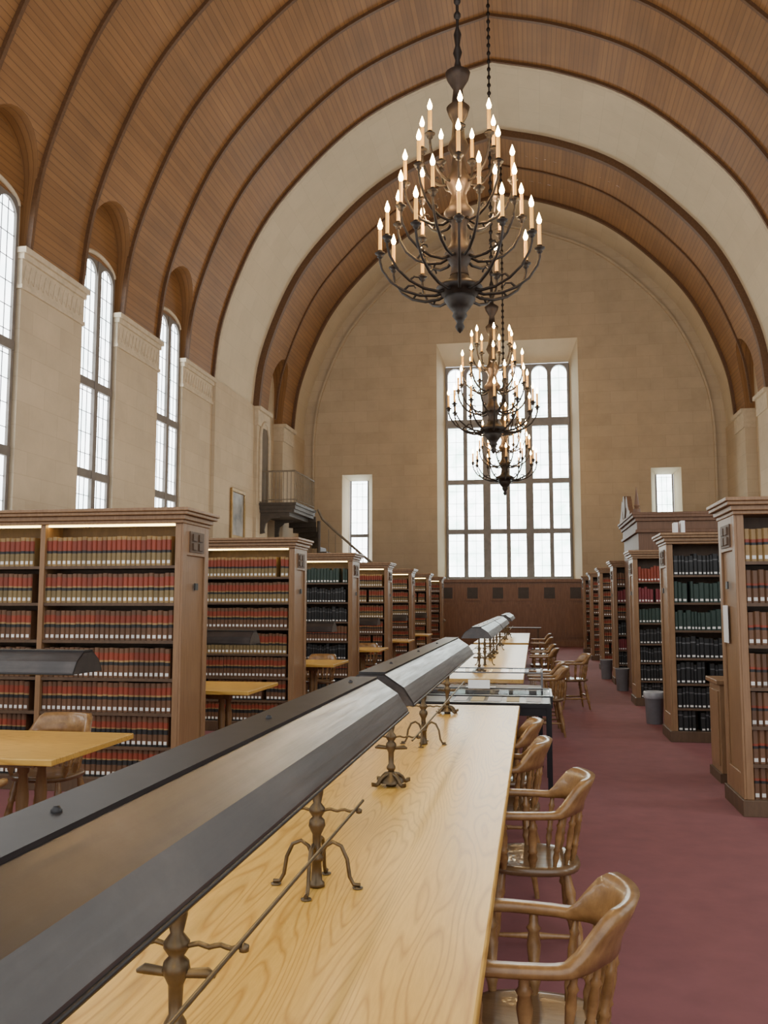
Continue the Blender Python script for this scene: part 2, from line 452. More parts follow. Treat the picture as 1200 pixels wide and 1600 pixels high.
# end wall
mb = MB(); rv = MB()
big_o = (-3.5, 1.72, 2.41, 11.3); big_i = (-3.2, 1.40, 2.41, 10.55)
sl = [((-7.12, -5.96, 2.5, 6.38), (-6.92, -6.18, 2.6, 6.2)), ((4.20, 5.25, 2.5, 6.38), (4.40, 5.05, 2.6, 6.2))]
wall_grid(mb, FE, XC-8.1, XC+8.1, 0, 16.9, [big_o]+[s_[0] for s_ in sl])
for o_, i_, dd in [(big_o, big_i, -.6)]+[(s_[0], s_[1], -.5) for s_ in sl]:
    A = [FE(o_[0], o_[2], 0), FE(o_[1], o_[2], 0), FE(o_[1], o_[3], 0), FE(o_[0], o_[3], 0)]
    B = [FE(i_[0], i_[2], dd), FE(i_[1], i_[2], dd), FE(i_[1], i_[3], dd), FE(i_[0], i_[3], dd)]
    for k in range(4): rv.quad(A[k], A[(k+1) % 4], B[(k+1) % 4], B[k])
struct(mb.build('wall_back', M['stone']))
struct(rv.build(trim_name(), M['reveal']))
lw = (4.6-.14-2*.28-3*.15)/6
lights = []; u = -3.2+.07
for k in range(6):
    lights.append((u, u+lw)); u += lw+(.15 if k % 2 == 0 else .28)
window(wn, FE, lights, 2.45, 10.5, [4.2, 6.07, 8.3], -.72, -.50, -.68, M['paneend'], M['mullend'], lead=(2, .47), th=.09, edge=.07); wn += 1
for s_ in sl:
    i_ = s_[1]
    window(wn, FE, [(i_[0]+.06, i_[1]-.06)], i_[2], i_[3], [4.1], -.62, -.5, -.58, M['paneend'], M['mullend'], arch=False, lead=(3, .5)); wn += 1
# floor
mb = MB(); mb.box(XL-.3, XR+.3, -3, YE+.2, -.12, 0); struct(mb.build('floor', M['carpet']))
# wainscot under the big window
mb = MB(); mb.mbox(FE, -3.75, 1.95, 0, 2.36, .001, .08); mb.mbox(FE, -3.8, 2.0, 2.30, 2.41, .001, .16); mb.mbox(FE, -3.75, 1.95, 0, .2, .08, .12)
o = struct(mb.build(trim_name(), M['wainscot']))
for k in range(6):
    u = -3.55+k*.92
    q = MB(); q.mbox(FE, u, u+.8, .32, 1.50, .08, .11); q.mbox(FE, u+.1, u+.7, .42, 1.40, .11, .13); q.build('wood_panel', M['wainscot'], o)
    q = MB(); q.mbox(FE, u+.14, u+.68, 1.63, 2.19, .08, .12, 0); q.mbox(FE, u+.22, u+.60, 1.71, 2.11, .12, .126, 1)
    q.build('vent_grille', [M['wainscot'], M['grille']], o)
# niche door on the left wall above the balcony
cu, r_ = 27.50, .40
F2 = lambda u, z, d: (XL+.33+d, u, z)
mb = MB()
mb.extr([(cu-r_, 4.74), (cu+r_, 4.74)]+[(cu+r_*math.cos(PI*i/12), 6.75+r_*1.3*math.sin(PI*i/12)) for i in range(13)], F2, .0, .02)
o = struct(mb.build('door_1', M['recess']))
fr = MB(); pts = [(cu-r_-.05, 4.74)]+[(cu-(r_+.05)*math.cos(PI*i/12), 6.75+(r_+.05)*1.3*math.sin(PI*i/12)) for i in range(13)]+[(cu+r_+.05, 4.74)]
fr.tube([F2(u, z, .03) for u, z in pts], .06, 6); fr.build('door_frame', M['trimstone'], o)

# ------------------------------------------------------------------ bookcases
DEP = .61; BH = 2.4; XBL = -2.97; XBR = 1.55
SHZ = [1.91, 1.59, 1.27, .95, .66, .38, .12]
BAYW = 1.25
def bookcase(sg, label, length, lit):
    t = thing('bookcase', label, 'bookcase')
    def bx(mb, a, b_, *r, mi=0): mb.box(min(sg*a, sg*b_), max(sg*a, sg*b_), *r, mi)
    e = MB(); bx(e, 0, .055, 0, DEP, .12, 2.27)
    for y0, y1 in ((0, .09), (DEP-.09, DEP)): bx(e, -.018, 0, y0, y1, .12, 2.27)
    bx(e, -.018, 0, .09, DEP-.09, .12, .30); bx(e, -.018, 0, .09, DEP-.09, 2.0, 2.27)
    e.build('end_panel', M['case'], t, bevel=.004)
    c = MB()
    for z0, z1, ov in ((2.27, 2.30, .025), (2.30, 2.34, .045), (2.34, 2.37, .075), (2.37, 2.40, .09)): bx(c, -ov, length, -ov, DEP+ov, z0, z1)
    c.build('cornice', M['case'], t, bevel=.006)
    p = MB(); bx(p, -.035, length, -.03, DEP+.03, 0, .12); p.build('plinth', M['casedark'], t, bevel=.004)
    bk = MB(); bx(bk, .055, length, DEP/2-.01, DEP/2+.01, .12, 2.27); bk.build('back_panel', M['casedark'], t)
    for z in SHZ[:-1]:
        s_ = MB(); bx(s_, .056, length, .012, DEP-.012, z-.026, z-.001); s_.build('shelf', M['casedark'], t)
    k = 0
    while .055+BAYW*k < length:
        a = .055+BAYW*k
        if k:
            d = MB(); bx(d, a-.045, a, 0, DEP, .121, 2.269); d.build('upright', M['case'], t)
        k += 1
    cv = MB(); bx(cv, -.028, -.018, .14, DEP-.14, 2.03, 2.21)
    for y in (.235, DEP-.235):
        for z in (2.08, 2.16): cv.mbox(lambda u, w, d: (-sg*d, u, w), y-.045, y+.045, z-.03, z+.03, .028, .04)
    cv.build('carved_panel', M['casedark'], t)
    pl = MB(); bx(pl, -.028, -.018, DEP/2-.035, DEP/2+.035, 1.70, 1.76); pl.build('number_plate', M['plate'], t)
    if lit:
        st = MB(); bx(st, .08, BAYW, .03, .06, 2.252, 2.268); st.build('shelf_light', M['strip'], t)
        st = MB(); bx(st, BAYW+.08, 2*BAYW, .03, .06, 2.252, 2.268); st.build('shelf_light', M['strip'], t)
    return t
ORD = ['nearest', 'second', 'third', 'fourth', 'fifth', 'sixth', 'farthest']
YB = [7.26+BAY*i for i in range(7)]
bl = bookcase(-1, 'dark oak bookcase nearest on the left, full of red and tan volumes', 5.55, True)
bl.location = (XBL, YB[0], 0); bl['group'] = 'bookcases left of the aisle'
for i in range(1, 7): dup(bl, (XBL, YB[i], 0), None, 'dark oak bookcase, %s of the seven along the left of the aisle' % ORD[i])
br_ = bookcase(1, 'dark oak bookcase nearest on the right, white notice taped to its end', 5.2, False)
br_.location = (XBR, YB[0], 0); br_['group'] = 'bookcases right of the aisle'
for i in range(1, 7): dup(br_, (XBR, YB[i], 0), None, 'dark oak bookcase, %s of the seven along the right of the aisle' % ORD[i])
mb = MB(); mb.box(-.004, 0, -.085, .085, 0, .30)
tag(mb.build('paper_notice', M['white'], loc=(XBR-.0185, YB[0]+.42, 1.27)), 'white paper notice taped to the end of the nearest right bookcase', 'notice')

# ------------------------------------------------------------------ books
ST = {
 'rep': [(0, .07, 'tan'), (.07, .18, 'white', 'tan'), (.18, .42, 'olive'), (.42, .52, 'black'), (.52, .57, 'tan'), (.57, .88, 'red'), (.88, 1, 'brown')],
 'rep2': [(0, .07, 'brown'), (.07, .18, 'white', 'brown'), (.18, .42, 'brown'), (.42, .53, 'black'), (.53, .59, 'tan'), (.59, .84, 'red'), (.84, 1, 'brown')],
 'rep3': [(0, .07, 'black'), (.07, .18, 'white', 'brown'), (.18, .40, 'brown'), (.40, .56, 'black'), (.56, .60, 'tan'), (.60, .80, 'red'), (.80, 1, 'brown')],
 'top': [(0, .07, 'tan'), (.07, .18, 'white', 'tan'), (.18, .44, 'olive'), (.44, .53, 'black'), (.53, .88, 'red'), (.88, 1, 'tan')],
 'tan': [(0, .07, 'tan'), (.07, .18, 'white', 'tan'), (.18, .5, 'tan'), (.5, .58, 'black'), (.58, .68, 'red'), (.68, 1, 'tan')],
 'green': [(0, .07, 'green'), (.07, .18, 'white', 'green'), (.18, 1, 'green')], 'navy': [(0, .06, 'navy'), (.06, .17, 'white', 'navy'), (.17, .8, 'navy'), (.8, .84, 'grey'), (.84, 1, 'navy')],
 'maroon': [(0, .06, 'maroon'), (.06, .18, 'white', 'maroon'), (.18, 1, 'maroon')], 'black': [(0, .05, 'black'), (.05, .14, 'white', 'black'), (.14, .7, 'black'), (.7, .75, 'grey'), (.75, 1, 'black')],
 'redtop': [(0, .1, 'red'), (.1, .2, 'white', 'red'), (.2, 1, 'red')],
 'brown': [(0, .06, 'brown'), (.06, .17, 'white', 'brown'), (.17, .45, 'brown'), (.45, .53, 'black'), (.53, .6, 'red'), (.6, 1, 'brown')],
}
def book(mb, x, y, z, w, h, d, style, simple=False):
    bands = ST[style]; lev = [bands[0][0]]+[b_[1] for b_ in bands]
    ring = [(0, .012), (w*.2, .001), (w*.8, .001), (w, .012), (w, d), (0, d)]; ns = 3
    n = len(ring)
    vs = [(x+a, y+c, z+h*l) for l in lev for a, c in ring]
    o = len(mb.v); mb.v += vs
    body = BI[bands[-1][2]]
    for i, b_ in enumerate(bands):
        for j in range(n):
            if simple and j > 3: continue
            k = (j+1) % n
            mi = BI[b_[3] if (len(b_) > 3 and j != 1) else b_[2]] if j < ns else body
            mb.f.append((o+i*n+j, o+i*n+k, o+(i+1)*n+k, o+(i+1)*n+j)); mb.m.append(mi); mb.sm.append(False)
    mb.f.append(tuple(o+(len(lev)-1)*n+j for j in range(n))); mb.m.append(BI['paper']); mb.sm.append(False)
    if not simple:
        mb.f.append(tuple(o+j for j in range(n))[::-1]); mb.m.append(body); mb.sm.append(False)
proto = {}
def book_obj(style, wv, x, y, z, label, group):
    key = (style, wv)
    if key not in proto:
        mb = MB(); w = (.044, .047, .050)[wv]; h = (.252, .256, .249)[wv]
        book(mb, 0, 0, 0, w-.001, h, .2, style)
        o = mb.build('law_book', BKM); proto[key] = o
    else:
        o = proto[key].copy(); COL.objects.link(o)
    o.location = (x, y, z); tag(o, label, 'book', group)
    return (.044, .047, .050)[wv]
ROWN = ['top shelf', 'second shelf', 'third shelf', 'fourth shelf', 'fifth shelf', 'sixth shelf', 'bottom shelf']
nbook = 0
def row_objs(x0, x1, y, z, style, label, group):
    global nbook
    x = x0
    while x < x1-.05:
        x += book_obj(style, random.randrange(3), x, y, z, label, group); nbook += 1
RR0 = ['tan', 'brown', 'brown', 'brown', 'brown', 'brown', 'brown']
for r_, z in enumerate(SHZ):
    st = ['top', 'rep', 'rep2', 'rep2', 'rep2', 'rep3', 'rep3'][r_]
    lab = 'law book with red and black spine on %s of nearest left bookcase' % ROWN[r_]
    row_objs(XBL-.055-BAYW+.004, XBL-.06, YB[0]+.03, z, st, lab, 'law books on the %s, nearest left bookcase' % ROWN[r_])
    row_objs(XBL-.055-BAYW-.045-.46, XBL-.055-BAYW-.05, YB[0]+.03, z, st, lab, 'law books on the %s, nearest left bookcase' % ROWN[r_])
    row_objs(XBR+.06, XBR+.06+.30, YB[0]+.03, z, RR0[r_], 'law book with label on %s of nearest right bookcase' % ROWN[r_], 'law books on the %s, nearest right bookcase' % ROWN[r_])
mb = MB()
def row_fill(x0, x1, y, z, style, simple):
    x = x0
    while x < x1-.05:
        w = random.choice((.044, .047, .05, .055)) if style not in ('green', 'navy', 'black', 'maroon') else random.choice((.035, .045, .055, .06))
        h = random.uniform(.243, .256) if style in ('rep', 'rep2', 'rep3', 'top', 'tan', 'brown') else random.uniform(.2, .25)
        if random.random() > .015: book(mb, x, y+random.uniform(0, .006), z, w-.001, h, .2, style, simple)
        x += w
for r_, z in enumerate(SHZ):
    row_fill(XBL-.055-2*BAYW+.004, XBL-.055-BAYW-.045-.48, YB[0]+.03, z, 'rep2', False)
    row_fill(XBR+.38, XBR+BAYW, YB[0]+.03, z, RR0[r_], False)
LROW = {1: ['top', 'rep', 'rep2', 'rep', 'rep2', 'rep3', 'rep3'], 2: ['green', 'black', 'black', 'brown', 'black', 'brown', 'black'], 3: ['top', 'rep', 'rep', 'rep2', 'rep2', 'rep3', 'rep3'],
        4: ['rep', 'rep', 'rep', 'rep2', 'rep2', 'rep3', 'rep2'], 5: ['rep']*7, 6: ['rep2']*7}
RROW = {1: ['black', 'green', 'green', 'black', 'black', 'black', 'black'], 2: ['redtop', 'maroon', 'green', 'black', 'black', 'black', 'black'], 3: ['brown', 'maroon', 'rep2', 'black', 'maroon', 'black', 'black'],
        4: ['rep2']*7, 5: ['rep2']*7, 6: ['rep2']*7}
for i in range(1, 7):
    for r_, z in enumerate(SHZ):
        row_fill(XBL-.055-BAYW+.004, XBL-.06, YB[i]+.03, z, LROW[i][r_], i > 1)
        row_fill(XBL-.055-2*BAYW+.004, XBL-.055-BAYW-.05, YB[i]+.03, z, LROW[i][r_], True)
        row_fill(XBR+.06, XBR+.05+BAYW-.05, YB[i]+.03, z, RROW[i][r_], i > 1)
        row_fill(XBR+.055+BAYW+.005, XBR+.05+2*BAYW-.05, YB[i]+.03, z, RROW[i][r_], True)
tag(mb.build('shelved_books', BKM), 'rows of law books filling the bookcases farther down the hall', 'books', None, 'stuff')
# two loose books on top of the second right bookcase
for k, x in enumerate((1.66, 1.74)):
    mbk = MB(); mbk.box(0, .045, 0, .15, 0, .14+.02*k, 0); mbk.box(.045, .05, 0, .15, 0, .142+.02*k, 1)
    tag(mbk.build('book', [M['white'], BK['maroon']], loc=(x, YB[1]+.2, BH+.001)), '%s pale book upright on top of the second right bookcase' % ('shorter' if k == 0 else 'taller'), 'book')

# ------------------------------------------------------------------ tables
TZ = .76
def long_table(label, x0, x1, y0, y1):
    t = thing('reading_table', label, 'table', ((x0+x1)/2, y0, 0))
    w = (x1-x0)/2; L = y1-y0
    q = MB(); q.box(-w, w, 0, L, TZ-.045, TZ); q.build('tabletop', M['oak'], t, bevel=.006)
    e = .40
    q = MB(); q.box(-w+e, w-e, .2, .23, .6, TZ-.046); q.box(-w+e, w-e, L-.23, L-.2, .6, TZ-.046)
    q.box(-w+e, -w+e+.03, .23, L-.23, .6, TZ-.046); q.box(w-e-.03, w-e, .23, L-.23, .6, TZ-.046); q.build('apron', M['oakleg'], t)
    n = max(2, int(L/2.4)+1)
    for k in range(n):
        y = .25+(L-.5)*k/(n-1)
        for sx in (-1, 1):
            q = MB(); q.turned((sx*.10, y, .599), (sx*.10, y, 0), [(0, .05), (.12, .05), (.14, .035), (.3, .055), (.6, .035), (.85, .03), (.87, .045), (1, .045)], 10)
            q.build('leg', M['oakleg'], t)
        q = MB(); q.box(-.06, .06, y-.02, y+.02, .14, .2); q.build('stretcher', M['oakleg'], t)
    return t
TX0, TX1 = -1.25, -.13
long_table('long golden oak reading table in the foreground with bronze lamp hoods', TX0, TX1, -.6, 7.46)
long_table('long oak reading table beyond the glass display cases', TX0, TX1, 9.95, 17.9)
long_table('distant oak reading table, third along the centre line', TX0, TX1, 18.7, 24.5)
# ------------------------------------------------------------------ hood lamps
def hood_lamp(label, L, posts, loc, rotz, group):
    t = thing('hooded_lamp', label, 'lamp', loc, rotz, group)
    out = [(-.172, .420), (-.172, .432), (-.132, .492), (-.052, .545), (.052, .545), (.132, .492), (.172, .432), (.172, .420)]
    inn = [(.166, .420), (.166, .429), (.128, .486), (.050, .538), (-.050, .538), (-.128, .486), (-.166, .429), (-.166, .420)]
    F = lambda u, z, d: (u, d, z)
    q = MB(); q.extr(out+inn, F, 0, L); q.extr(out, F, 0, .004); q.extr(out, F, L-.004, L); q.build('hood', M['bronze'], t)
    q = MB(); q.box(-.054, .054, .0, L, .5455, .553)
    y = .5
    while y < L-.2:
        q.lathe([(.008, 0), (.008, .003), (.004, .008), (0.001, .008)], 10, (.0, y, .553)); y += 1.0
    q.build('ridge_strip', M['bronzeedge'], t)
    q = MB(); q.tube([(-.172, .0, .421), (-.172, L, .421)], .005, 6); q.tube([(.172, 0, .421), (.172, L, .421)], .005, 6); q.build('rim_bead', M['bronzeedge'], t)
    q = MB(); q.tube([(0, .12, .480), (0, L-.12, .480)], .016, 8); q.build('lamp_tube', M['tube'], t)
    for i, (py, kind) in enumerate(posts):
        q = MB()
        pr_ = [(.020, 0), (.028, .0), (.028, .010), (.020, .016), (.017, .07), (.024, .075), (.024, .085), (.014, .10), (.016, .15), (.030, .175), (.027, .19), (.016, .20), (.028, .215), (.028, .225), (.014, .24), (.022, .27), (.022, .285), (.014, .31), (.012, .40), (.018, .44), (.012, .465)]
        q.lathe([(r_*.86, z) for r_, z in pr_], 14, (0, py, .001))
        p = q.build('post', M['brass'], t)
        q = MB()
        for a in range(4):
            an = a*PI/2+PI/4*(0 if kind == 'arch' else 1); cx, sx = math.cos(an), math.sin(an)
            if kind == 'arch':
                pth = [(.012, .080), (.026, .112), (.048, .126), (.074, .115), (.092, .078), (.100, .028), (.112, .007), (.132, .006)]; rad = .006
            else:
                pth = [(.018, .050), (.042, .044), (.062, .030), (.072, .014), (.084, .010), (.100, .013), (.098, .022)]; rad = .010
            q.tube([(r_*cx, py+r_*sx, z+.004) for r_, z in pth], rad, 8)
            if kind == 'arch': q.lathe([(.016, 0), (.016, .003), (.001, .005)], 10, (.124*cx, py+.124*sx, .001))
        if kind != 'arch': q.lathe([(.060, .018), (.056, .030), (.032, .045), (.018, .064)], 16, (0, py, 0))
        q.build('foot', M['brass'], p)
        q = MB(); tw = [(-.125+.25*k/24, py+.0025*math.sin(k*1.6), .222+.0025*math.cos(k*1.6)) for k in range(25)]
        q.tube(tw, .0048, 6)
        for sx in (-1, 1): q.lathe([(.001, -.009), (.009, -.006), (.010, .004), (.001, .009)], 8, (sx*.127, py, .222))
        if kind != 'arch':
            q.tube([(-.075, py, .170), (-.06, py, .175), (0, py, .17), (.06, py, .175), (.075, py, .170)], [.004, .010, .008, .010, .004], 8)
        q.build('crossbar', M['brass'], p)
    for sx in (-.12, .12):
        q = MB(); q.tube([(sx, posts[0][0]-.16, .230), (sx, posts[-1][0]+.10, .230)], .0045, 8); q.build('rail', M['brass'], t)
    return t
LX = -.66; LZ = TZ+.001
hood_lamp('long bronze hooded lamp filling the lower left foreground', 3.75, [(.42, 'arch'), (1.94, 'scroll'), (3.01, 'arch')], (-.650, -.33, LZ), 0, 'lamp hoods on the centre tables')
h2 = hood_lamp('second long bronze hooded lamp, just beyond the foreground one', 3.62, [(.5, 'scroll'), (1.72, 'arch'), (3.2, 'scroll')], (LX, 3.65, LZ), 0, 'lamp hoods on the centre tables')
dup(h2, (LX, 10.35, LZ), None, 'bronze hooded lamp at near end of the table beyond the cases')
dup(h2, (LX, 14.15, LZ), None, 'bronze hooded lamp at far end of the table beyond the cases')
dup(h2, (LX, 19.6, LZ), None, 'bronze hooded lamp on the most distant centre table')
# ------------------------------------------------------------------ alcove tables, left and right
def alcove_table(label, group):
    t = thing('alcove_table', label, 'table', (0, 0, 0), 0, group)
    q = MB(); q.box(-3.6, 0, 0, 1.0, TZ-.035, TZ); q.build('tabletop', M['oakx'], t, bevel=.005)
    q = MB(); q.box(-3.4, -.3, .34, .37, .65, TZ-.036); q.box(-3.4, -.3, .63, .66, .65, TZ-.036); q.build('apron', M['oakleg'], t)
    for x in (-3.3, -.4):
        for y in (.40, .60):
            q = MB(); q.turned((x, y, .724), (x, y, 0), [(0, .035), (.15, .035), (.17, .025), (.35, .038), (.7, .024), (.86, .022), (.88, .034), (1, .034)], 10); q.build('leg', M['oakleg'], t)
        q = MB(); q.box(x-.03, x+.03, .44, .56, .12, .17); q.build('stretcher', M['oakleg'], t)
    return t
YT = [4.52+BAY*i for i in range(6)]
at = alcove_table('oak alcove table at the left edge before the nearest left bookcase', 'alcove tables left of the aisle'); at.location = (-2.55, YT[0], 0)
hl = hood_lamp('short bronze hooded lamp on the alcove table at the left edge', 2.7, [(1.05, 'arch'), (2.3, 'arch')], (-2.62, YT[0]+.5, LZ), PI/2, 'lamp hoods in the left alcoves')
for i in range(1, 6):
    dup(at, (-2.66, YT[i]+.05, 0), None, 'oak alcove table between the %s and %s left bookcases' % (ORD[i-1], ORD[i]))
    dup(hl, (-2.76, YT[i]+.55, LZ), PI/2, 'short bronze hooded lamp between the %s and %s left bookcases' % (ORD[i-1], ORD[i]))
for i in (2, 4, 5):
    dup(at, (1.95+3.6, YT[i]+.05, 0), None, 'oak alcove table between the %s and %s right bookcases' % (ORD[i-1], ORD[i]), 'alcove tables right of the aisle')

# ------------------------------------------------------------------ captain's chairs
def make_chair(label):
    t = thing('captains_chair', label, 'chair', (0, 0, 0), 0, 'wooden captain chairs')
    n = 28; rs = []
    def rim(k, s_):
        a = 2*PI*k/n; ca, sa = math.cos(a), math.sin(a); e = 2/2.7
        return (.215*s_*abs(ca)**e*(1 if ca >= 0 else -1), .225*s_*abs(sa)**e*(1 if sa >= 0 else -1))
    for s_, z in ((.86, .408), (.97, .416), (1, .432), (.97, .446), (.86, .449), (.7, .442), (.4, .436), (.05, .438)):
        rs.append([(*rim(k, s_), z) for k in range(n)])
    q = MB(); q.rings(rs); q.build('seat', M['seat'], t)
    AX, AY = .205, .235
    pts = []
    for x in (-.215, -.19, -.15, -.08, -.02): pts.append((x, AY-.003+.012*math.sin((x+.22)*12), 90))
    for i in range(0, 25):
        ph = 90-180*i/24; pts.append((.02+AX*math.cos(R(ph)), AY*math.sin(R(ph)), ph))
    for x in (-.02, -.08, -.15, -.19, -.215): pts.append((x, -AY+.003-.012*math.sin((x+.22)*12), -90))
    sec = [(-1, .25), (-.75, 0), (.75, 0), (1, .25), (1, .75), (.75, 1), (-.75, 1), (-1, .75)]
    rs = []
    for i, (x, y, ph) in enumerate(pts):
        a = Vector(pts[max(i-1, 0)][:2]); c = Vector(pts[min(i+1, len(pts)-1)][:2]); d = (c-a).normalized(); nv = Vector((-d.y, d.x))
        if nv.dot(Vector((x-.0, y))) < 0: nv = -nv
        k = max(0, min(1, (70-abs(ph))/34)); k = k*k*(3-2*k)
        h = .028+.115*k; hw = .026-.011*k; lean = .04*k
        if i in (0, len(pts)-1): hw = .014
        elif i in (1, len(pts)-2): hw = .028
        elif i in (2, len(pts)-3): hw = .033
        ring = []
        for u, v_ in sec:
            extra = .014*k*(1 if v_ > .7 else 0)*(1 if u > 0 else 0)
            ring.append((x+nv.x*(u*hw+lean*v_*v_+extra), y+nv.y*(u*hw+lean*v_*v_+extra), .662+.01*k+v_*h))
        rs.append(ring)
    q = MB(); q.rings(rs); q.build('arm_rail', M['chair'], t)
    sp = [(0, .008), (.1, .010), (.2, .015), (.3, .011), (.34, .016), (.38, .011), (.6, .015), (.75, .011), (.8, .016), (.85, .010), (1, .009)]
    for ph in (-62, -41, -20, 0, 20, 41, 62):
        q = MB(); q.turned((.0+.185*math.cos(R(ph)), .19*math.sin(R(ph)), .440), (.02+AX*math.cos(R(ph)), AY*math.sin(R(ph)), .675), sp, 8); q.build('spindle', M['chair'], t)
    sp2 = [(q_, r_*1.45) for q_, r_ in sp]
    for s_ in (-1, 1):
        for x in (-.14, -.01):
            q = MB(); q.turned((x*.95, .19*s_, .440), (x, AY*s_, .668), sp2, 8); q.build('arm_post', M['chair'], t)
    lg = [(0, .017), (.12, .02), (.2, .026), (.26, .018), (.3, .026), (.34, .018), (.55, .026), (.68, .018), (.72, .024), (.76, .016), (1, .013)]
    for sx in (-1, 1):
        for sy in (-1, 1):
            q = MB(); q.turned((.14*sx, .15*sy, .415), (.205*sx, .205*sy, 0), lg, 10); q.build('leg', M['chair'], t)
    st = [(0, .009), (.3, .012), (.5, .018), (.7, .012), (1, .009)]
    for sy in (-1, 1):
        q = MB(); q.turned((-.18, .184*sy, .16), (.18, .184*sy, .16), st, 8); q.build('stretcher', M['chair'], t)
    for sx in (-1, 1):
        q = MB(); q.turned((sx*.173, -.178, .20), (sx*.173, .178, .20), st, 8); q.build('stretcher', M['chair'], t)
    return t
ch = make_chair('wooden captain chair nearest the camera at the long table'); ch.location = (-.02, 2.62, 0); ch.rotation_euler = (0, 0, R(-3))
for x, y, rz, lab in [
    (-.03, 4.28, 4, 'wooden captain chair, second from the camera at the long table'),
    (-.20, 5.32, -4, 'wooden captain chair, third from the camera, tucked in close'),
    (-.24, 6.15, 2, 'wooden captain chair, fourth from the camera at the long table'),
    (.12, 11.2, 3, 'wooden captain chair, first at the table beyond the display cases'),
    (.10, 12.0, -5, 'wooden captain chair, second at the table beyond the display cases'),
    (.55, 14.0, 12, 'wooden captain chair pulled out into the carpeted aisle'),
    (.12, 15.6, 0, 'wooden captain chair behind the one pulled into the aisle'),
    (.11, 17.0, 4, 'wooden captain chair at far end of the second table'),
    (.12, 20.4, 0, 'wooden captain chair at near end of the most distant table'),
    (.12, 22.6, 0, 'wooden captain chair at far end of the most distant table'),
    (-3.28, 5.78, 90, 'wooden captain chair behind the left edge alcove table'),
    (-2.95, 4.15, -90, 'wooden captain chair in front of the left edge alcove table'),
    (-3.15, YT[2]+1.3, 90, 'wooden captain chair in the alcove behind the second left bookcase'),
    (-3.15, YT[3]+1.3, 90, 'wooden captain chair in the alcove behind the third left bookcase')]:
    dup(ch, (x, y, 0), R(rz), lab)

# ------------------------------------------------------------------ display cases
def disp_case(label, x0, x1, y0, y1, zt, hbox):
    t = thing('display_case', label, 'display case', ((x0+x1)/2, (y0+y1)/2, 0), 0, 'glass display cases')
    w = (x1-x0)/2; d = (y1-y0)/2; zb = .70
    q = MB(); q.box(-w, w, -d, d, zb, zb+.03); q.build('case_floor', M['black'], t)
    q = MB(); q.box(-w+.02, w-.02, -d+.02, d-.02, zb+.0301, zb+.036); q.build('display_bed', M['black'] if not hbox else M['casedark'], t)
    q = MB()
    for sx in (-1, 1):
        for sy in (-1, 1): q.box(sx*w-(.018 if sx > 0 else 0), sx*w+(.018 if sx < 0 else 0), sy*d-(.018 if sy > 0 else 0), sy*d+(.018 if sy < 0 else 0), zb+.031, zt-.012)
    q.box(-w, w, -d, -d+.02, zt-.012, zt); q.box(-w, w, d-.02, d, zt-.012, zt); q.box(-w, -w+.02, -d+.02, d-.02, zt-.012, zt); q.box(w-.02, w, -d+.02, d-.02, zt-.012, zt)
    q.build('case_frame', M['black'] if not hbox else M['lead'], t)
    q = MB(); q.box(-w+.021, w-.021, -d+.021, d-.021, zt-.008, zt-.003)
    q.box(-w+.02, w-.02, -d+.004, -d+.008, zb+.04, zt-.013); q.box(-w+.02, w-.02, d-.008, d-.004, zb+.04, zt-.013); q.build('glass_cover', M['glass'], t)
    for sx in (-1, 1):
        for sy in (-1, 1):
            q = MB(); q.box(sx*(w-.03)-.02, sx*(w-.03)+.02, sy*(d-.03)-.02, sy*(d-.03)+.02, 0, zb-.0005); q.build('leg', M['black'], t)
    q = MB(); q.box(-w+.05, w-.05, -d+.02, -d+.04, zb-.07, zb-.001); q.box(-w+.05, w-.05, d-.04, d-.02, zb-.07, zb-.001); q.build('apron', M['black'], t)
    return t
disp_case('black framed flat glass display case beyond the foreground table', -1.2, .14, 7.85, 8.55, .80, False)
disp_case('slightly taller clear glass display case behind the flat black one', -1.2, .07, 9.0, 9.6, .91, True)
DM = {'white': M['white'], 'cream': plain('cream_paper', (.70, .58, .32), .7, 0, .06), 'dark': BK['grey']}
for k, (x, y, z, w, d, col, lab) in enumerate([
    (-.66, 8.20, .737, .11, .46, 'white', 'white page at the left in the flat black display case'),
    (-.51, 8.20, .737, .11, .46, 'cream', 'cream page second from left in the flat display case'),
    (-.36, 8.20, .737, .12, .46, 'white', 'white page third from left in the flat display case'),
    (-.20, 8.20, .737, .11, .46, 'cream', 'cream page fourth from left in the flat display case'),
    (-.02, 8.20, .737, .13, .46, 'white', 'white page at the right in the flat display case'),
    (-.55, 9.2, .737, .3, .25, 'white', 'large white sheet in the taller glass display case'),
    (-.22, 9.2, .737, .14, .2, 'dark', 'dark photograph in the middle of the taller glass case'),
    (-.02, 9.2, .737, .12, .2, 'dark', 'dark photograph at the right of the taller glass case')]):
    q = MB(); q.box(-w/2, w/2, -d/2, d/2, 0, .004); tag(q.build('document', DM[col], loc=(x, y, z)), lab, 'document')
q = MB(); q.extr([(-.03, 0), (0, .075), (.03, 0), (.026, 0), (0, .069), (-.026, 0)], lambda u, z, d: (d, u, z), -.10, .10)
tag(q.build('tent_card', M['white'], loc=(-.52, 8.48, .8005)), 'folded white card standing on the flat display case', 'card')

